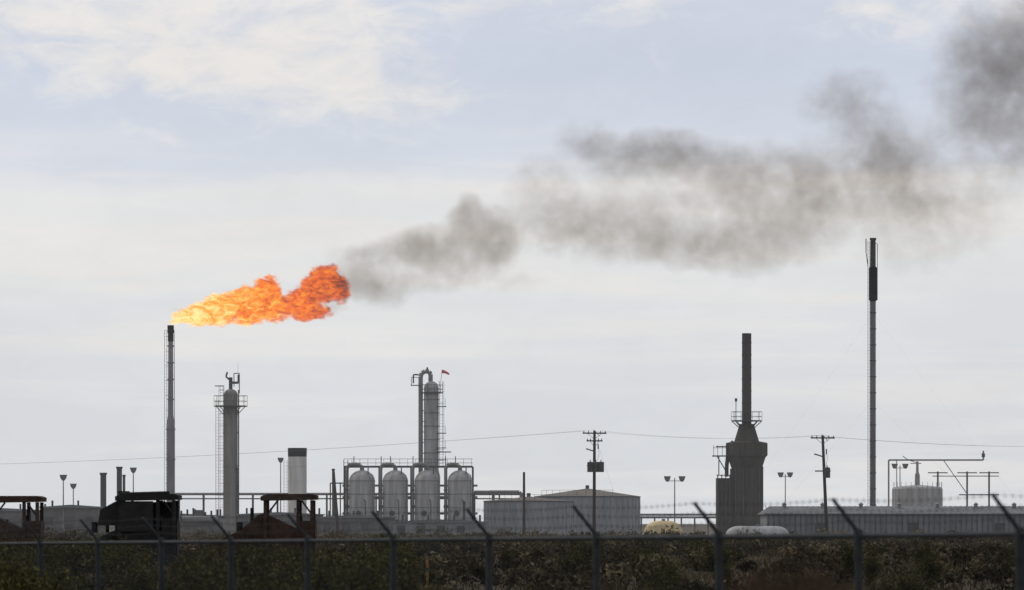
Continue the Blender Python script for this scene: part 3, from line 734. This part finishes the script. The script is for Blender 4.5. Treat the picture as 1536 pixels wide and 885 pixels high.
ab=N.new('ShaderNodeVolumeAbsorption'); ab.inputs['Color'].default_value=(0,0,0,1); Lk.new(k1.outputs[0],ab.inputs['Density'])
s_=N.new('ShaderNodeAddShader'); Lk.new(em.outputs[0],s_.inputs[0]); Lk.new(ab.outputs[0],s_.inputs[1]); Lk.new(s_.outputs[0],o.inputs['Volume'])
fb=[(270,478,16,8,1.1),(292,473,28,14,1.1),(318,467,35,21,1.1),(350,463,38,26,1.0),(385,455,32,31,1.0),(402,436,20,25,1.0),(415,464,20,20,.85),(450,455,24,26,.8),(470,440,24,32,.85),(490,420,22,26,1.0),(468,470,32,13,.8),(509,435,18,22,.85)]
volcube('gas_flame',fb,500,(X(248,500),-3,Z(498,500)),(X(545,500),3,Z(380,500)),(290,60,114),
   [(.8,7,.74,1.0,(.6,1,1.2),3.0),(.3,2,.5,.4,(1,1,1),.8)],[(.5,1.1),(1.6,.6)],.30,2.6,m,True,0,.12,.6)

# ------------------------------------------------------------ low box glowing in sky colour, stands in for aerial haze over the plant
m=bpy.data.materials.new('sky_glow_haze'); m.use_nodes=True; nt=m.node_tree; nt.nodes.clear(); N=nt.nodes; Lk=nt.links
o=N.new('ShaderNodeOutputMaterial'); em=N.new('ShaderNodeEmission'); ab=N.new('ShaderNodeVolumeAbsorption'); s_=N.new('ShaderNodeAddShader')
hd=.00017
em.inputs['Color'].default_value=(.67,.69,.72,1); em.inputs['Strength'].default_value=hd
ab.inputs['Color'].default_value=(0,0,0,1); ab.inputs['Density'].default_value=hd
Lk.new(em.outputs[0],s_.inputs[0]); Lk.new(ab.outputs[0],s_.inputs[1]); Lk.new(s_.outputs[0],o.inputs['Volume'])
b=B('haze_glow',(0,450,0)); M['haze_glow']=m
b.box((0,480,12.1),(700,560,24),'haze_glow'); b.done()

# ------------------------------------------------------------ world
w=bpy.data.worlds.new('World'); scene.world=w; w.use_nodes=True; nt=w.node_tree; N=nt.nodes; Lk=nt.links
try: w.cycles.sampling_method='NONE'
except Exception as ex: print(ex)
bg=N['Background']; bg.inputs['Strength'].default_value=.1
sky=N.new('ShaderNodeTexSky'); sky.sky_type='NISHITA'; sky.sun_disc=False
SE=math.radians(42); SA=math.radians(-48)
sky.sun_elevation=SE; sky.sun_rotation=SA; sky.dust_density=2
tc=N.new('ShaderNodeTexCoord'); sp=N.new('ShaderNodeSeparateXYZ'); Lk.new(tc.outputs['Generated'],sp.inputs[0])
def mt(op,a,b=0,clamp=False):
    n=N.new('ShaderNodeMath'); n.operation=op; n.use_clamp=clamp
    for i,v in enumerate((a,b)):
        if isinstance(v,(int,float)): n.inputs[i].default_value=v
        else: Lk.new(v,n.inputs[i])
    return n.outputs[0]
def mrg(v,a,b,c=0,d=1):
    n=N.new('ShaderNodeMapRange'); n.interpolation_type='SMOOTHSTEP'; Lk.new(v,n.inputs['Value'])
    for k,q in zip(('From Min','From Max','To Min','To Max'),(a,b,c,d)): n.inputs[k].default_value=q
    return n.outputs[0]
U=mt('ARCTAN2',sp.outputs[0],sp.outputs[1]); Vv=sp.outputs[2]
def nz(su,sv,detail,rough,dist=0,seed=0):
    c=N.new('ShaderNodeCombineXYZ'); Lk.new(mt('MULTIPLY',U,su),c.inputs[0]); Lk.new(mt('MULTIPLY',Vv,sv),c.inputs[1]); c.inputs[2].default_value=seed
    n=N.new('ShaderNodeTexNoise'); n.inputs['Scale'].default_value=1; n.inputs['Detail'].default_value=detail; n.inputs['Roughness'].default_value=rough; n.inputs['Distortion'].default_value=dist
    Lk.new(c.outputs[0],n.inputs['Vector']); return n.outputs[0]
nA=nz(16,70,5,.6,.3,1.3); nB=nz(28,75,6,.6,.5,4.1); nE=nz(75,140,5,.6,.6,9.3); nC=nz(8,110,6,.55,.3,7.7); nD=nz(11,24,3,.5,0,2.2)
Vp=mt('ADD',Vv,mt('MULTIPLY',mt('SUBTRACT',nA,.5),.02))
rp=N.new('ShaderNodeValToRGB'); Lk.new(mt('DIVIDE',Vp,.16),rp.inputs[0])
def srgb(r,g_,b_): return tuple(((c/255+.055)/1.055)**2.4*10 for c in(r,g_,b_))
st=[(0,(216,219,223)),(.2,(218,221,226)),(.42,(226,228,230)),(.53,(228,228,229)),(.575,(213,218,228)),(.72,(206,213,227)),(1,(210,215,226))]
e=rp.color_ramp.elements
while len(e)<len(st): e.new(.5)
for el,(p,c) in zip(rp.color_ramp.elements,st): el.position=p; el.color=(*[v/10 for v in srgb(*c)],1)
vs=N.new('ShaderNodeVectorMath'); vs.operation='SCALE'; Lk.new(rp.outputs[0],vs.inputs[0]); vs.inputs['Scale'].default_value=10
def mix(f,a,b_):
    n=N.new('ShaderNodeMix'); n.data_type='RGBA'
    if isinstance(f,float): n.inputs[0].default_value=f
    else: Lk.new(f,n.inputs[0])
    for i,v in((6,a),(7,b_)):
        if isinstance(v,tuple): n.inputs[i].default_value=(*v,1)
        else: Lk.new(v,n.inputs[i])
    return n.outputs[2]
c0=mix(.96,sky.outputs[0],vs.outputs[0])
Vt=mt('ADD',Vv,mt('MULTIPLY',U,.12))
reg=mt('MULTIPLY',mrg(Vt,.074,.112),mrg(U,.02,-.05))
reg2=mt('MULTIPLY',mrg(Vv,.112,.138),.75)
regs=mt('MAXIMUM',reg,reg2)
cmx=mt('ADD',mt('ADD',mt('MULTIPLY',regs,.40),mt('MULTIPLY',nB,.85)),mt('MULTIPLY',nE,.45))
cm=mrg(cmx,.80,1.16)
streak=mt('MULTIPLY',mrg(nC,.44,.70),mrg(Vv,.105,.088,0,.6))
fac=mt('MAXIMUM',mt('MULTIPLY',cm,.9),streak)
c1=mix(fac,c0,srgb(236,232,228))
shade=mrg(mt('ADD',mt('MULTIPLY',nD,.65),mt('MULTIPLY',nE,.35)),.32,.68,.96,1.025)
v2=N.new('ShaderNodeVectorMath'); v2.operation='SCALE'; Lk.new(c1,v2.inputs[0]); Lk.new(shade,v2.inputs['Scale'])
Lk.new(v2.outputs[0],bg.inputs['Color'])

sl=bpy.data.lights.new('sun','SUN'); sl.energy=1.5; sl.angle=math.radians(10); sl.color=(1,.95,.88)
so=bpy.data.objects.new('sun',sl); scene.collection.objects.link(so)
d=Vector((math.sin(SA)*math.cos(SE),math.cos(SA)*math.cos(SE),math.sin(SE)))
so.rotation_euler=d.to_track_quat('Z','Y').to_euler()

cd=bpy.data.cameras.new('camera'); co=bpy.data.objects.new('camera',cd); scene.collection.objects.link(co)
cd.sensor_width=36; cd.lens=F*36/1536; cd.shift_y=(785-442.5)/1536; cd.clip_start=1; cd.clip_end=30000
co.location=(0,0,H); co.rotation_euler=(math.radians(90),0,0)
cd.dof.use_dof=True; cd.dof.focus_distance=320; cd.dof.aperture_fstop=3.2
scene.camera=co
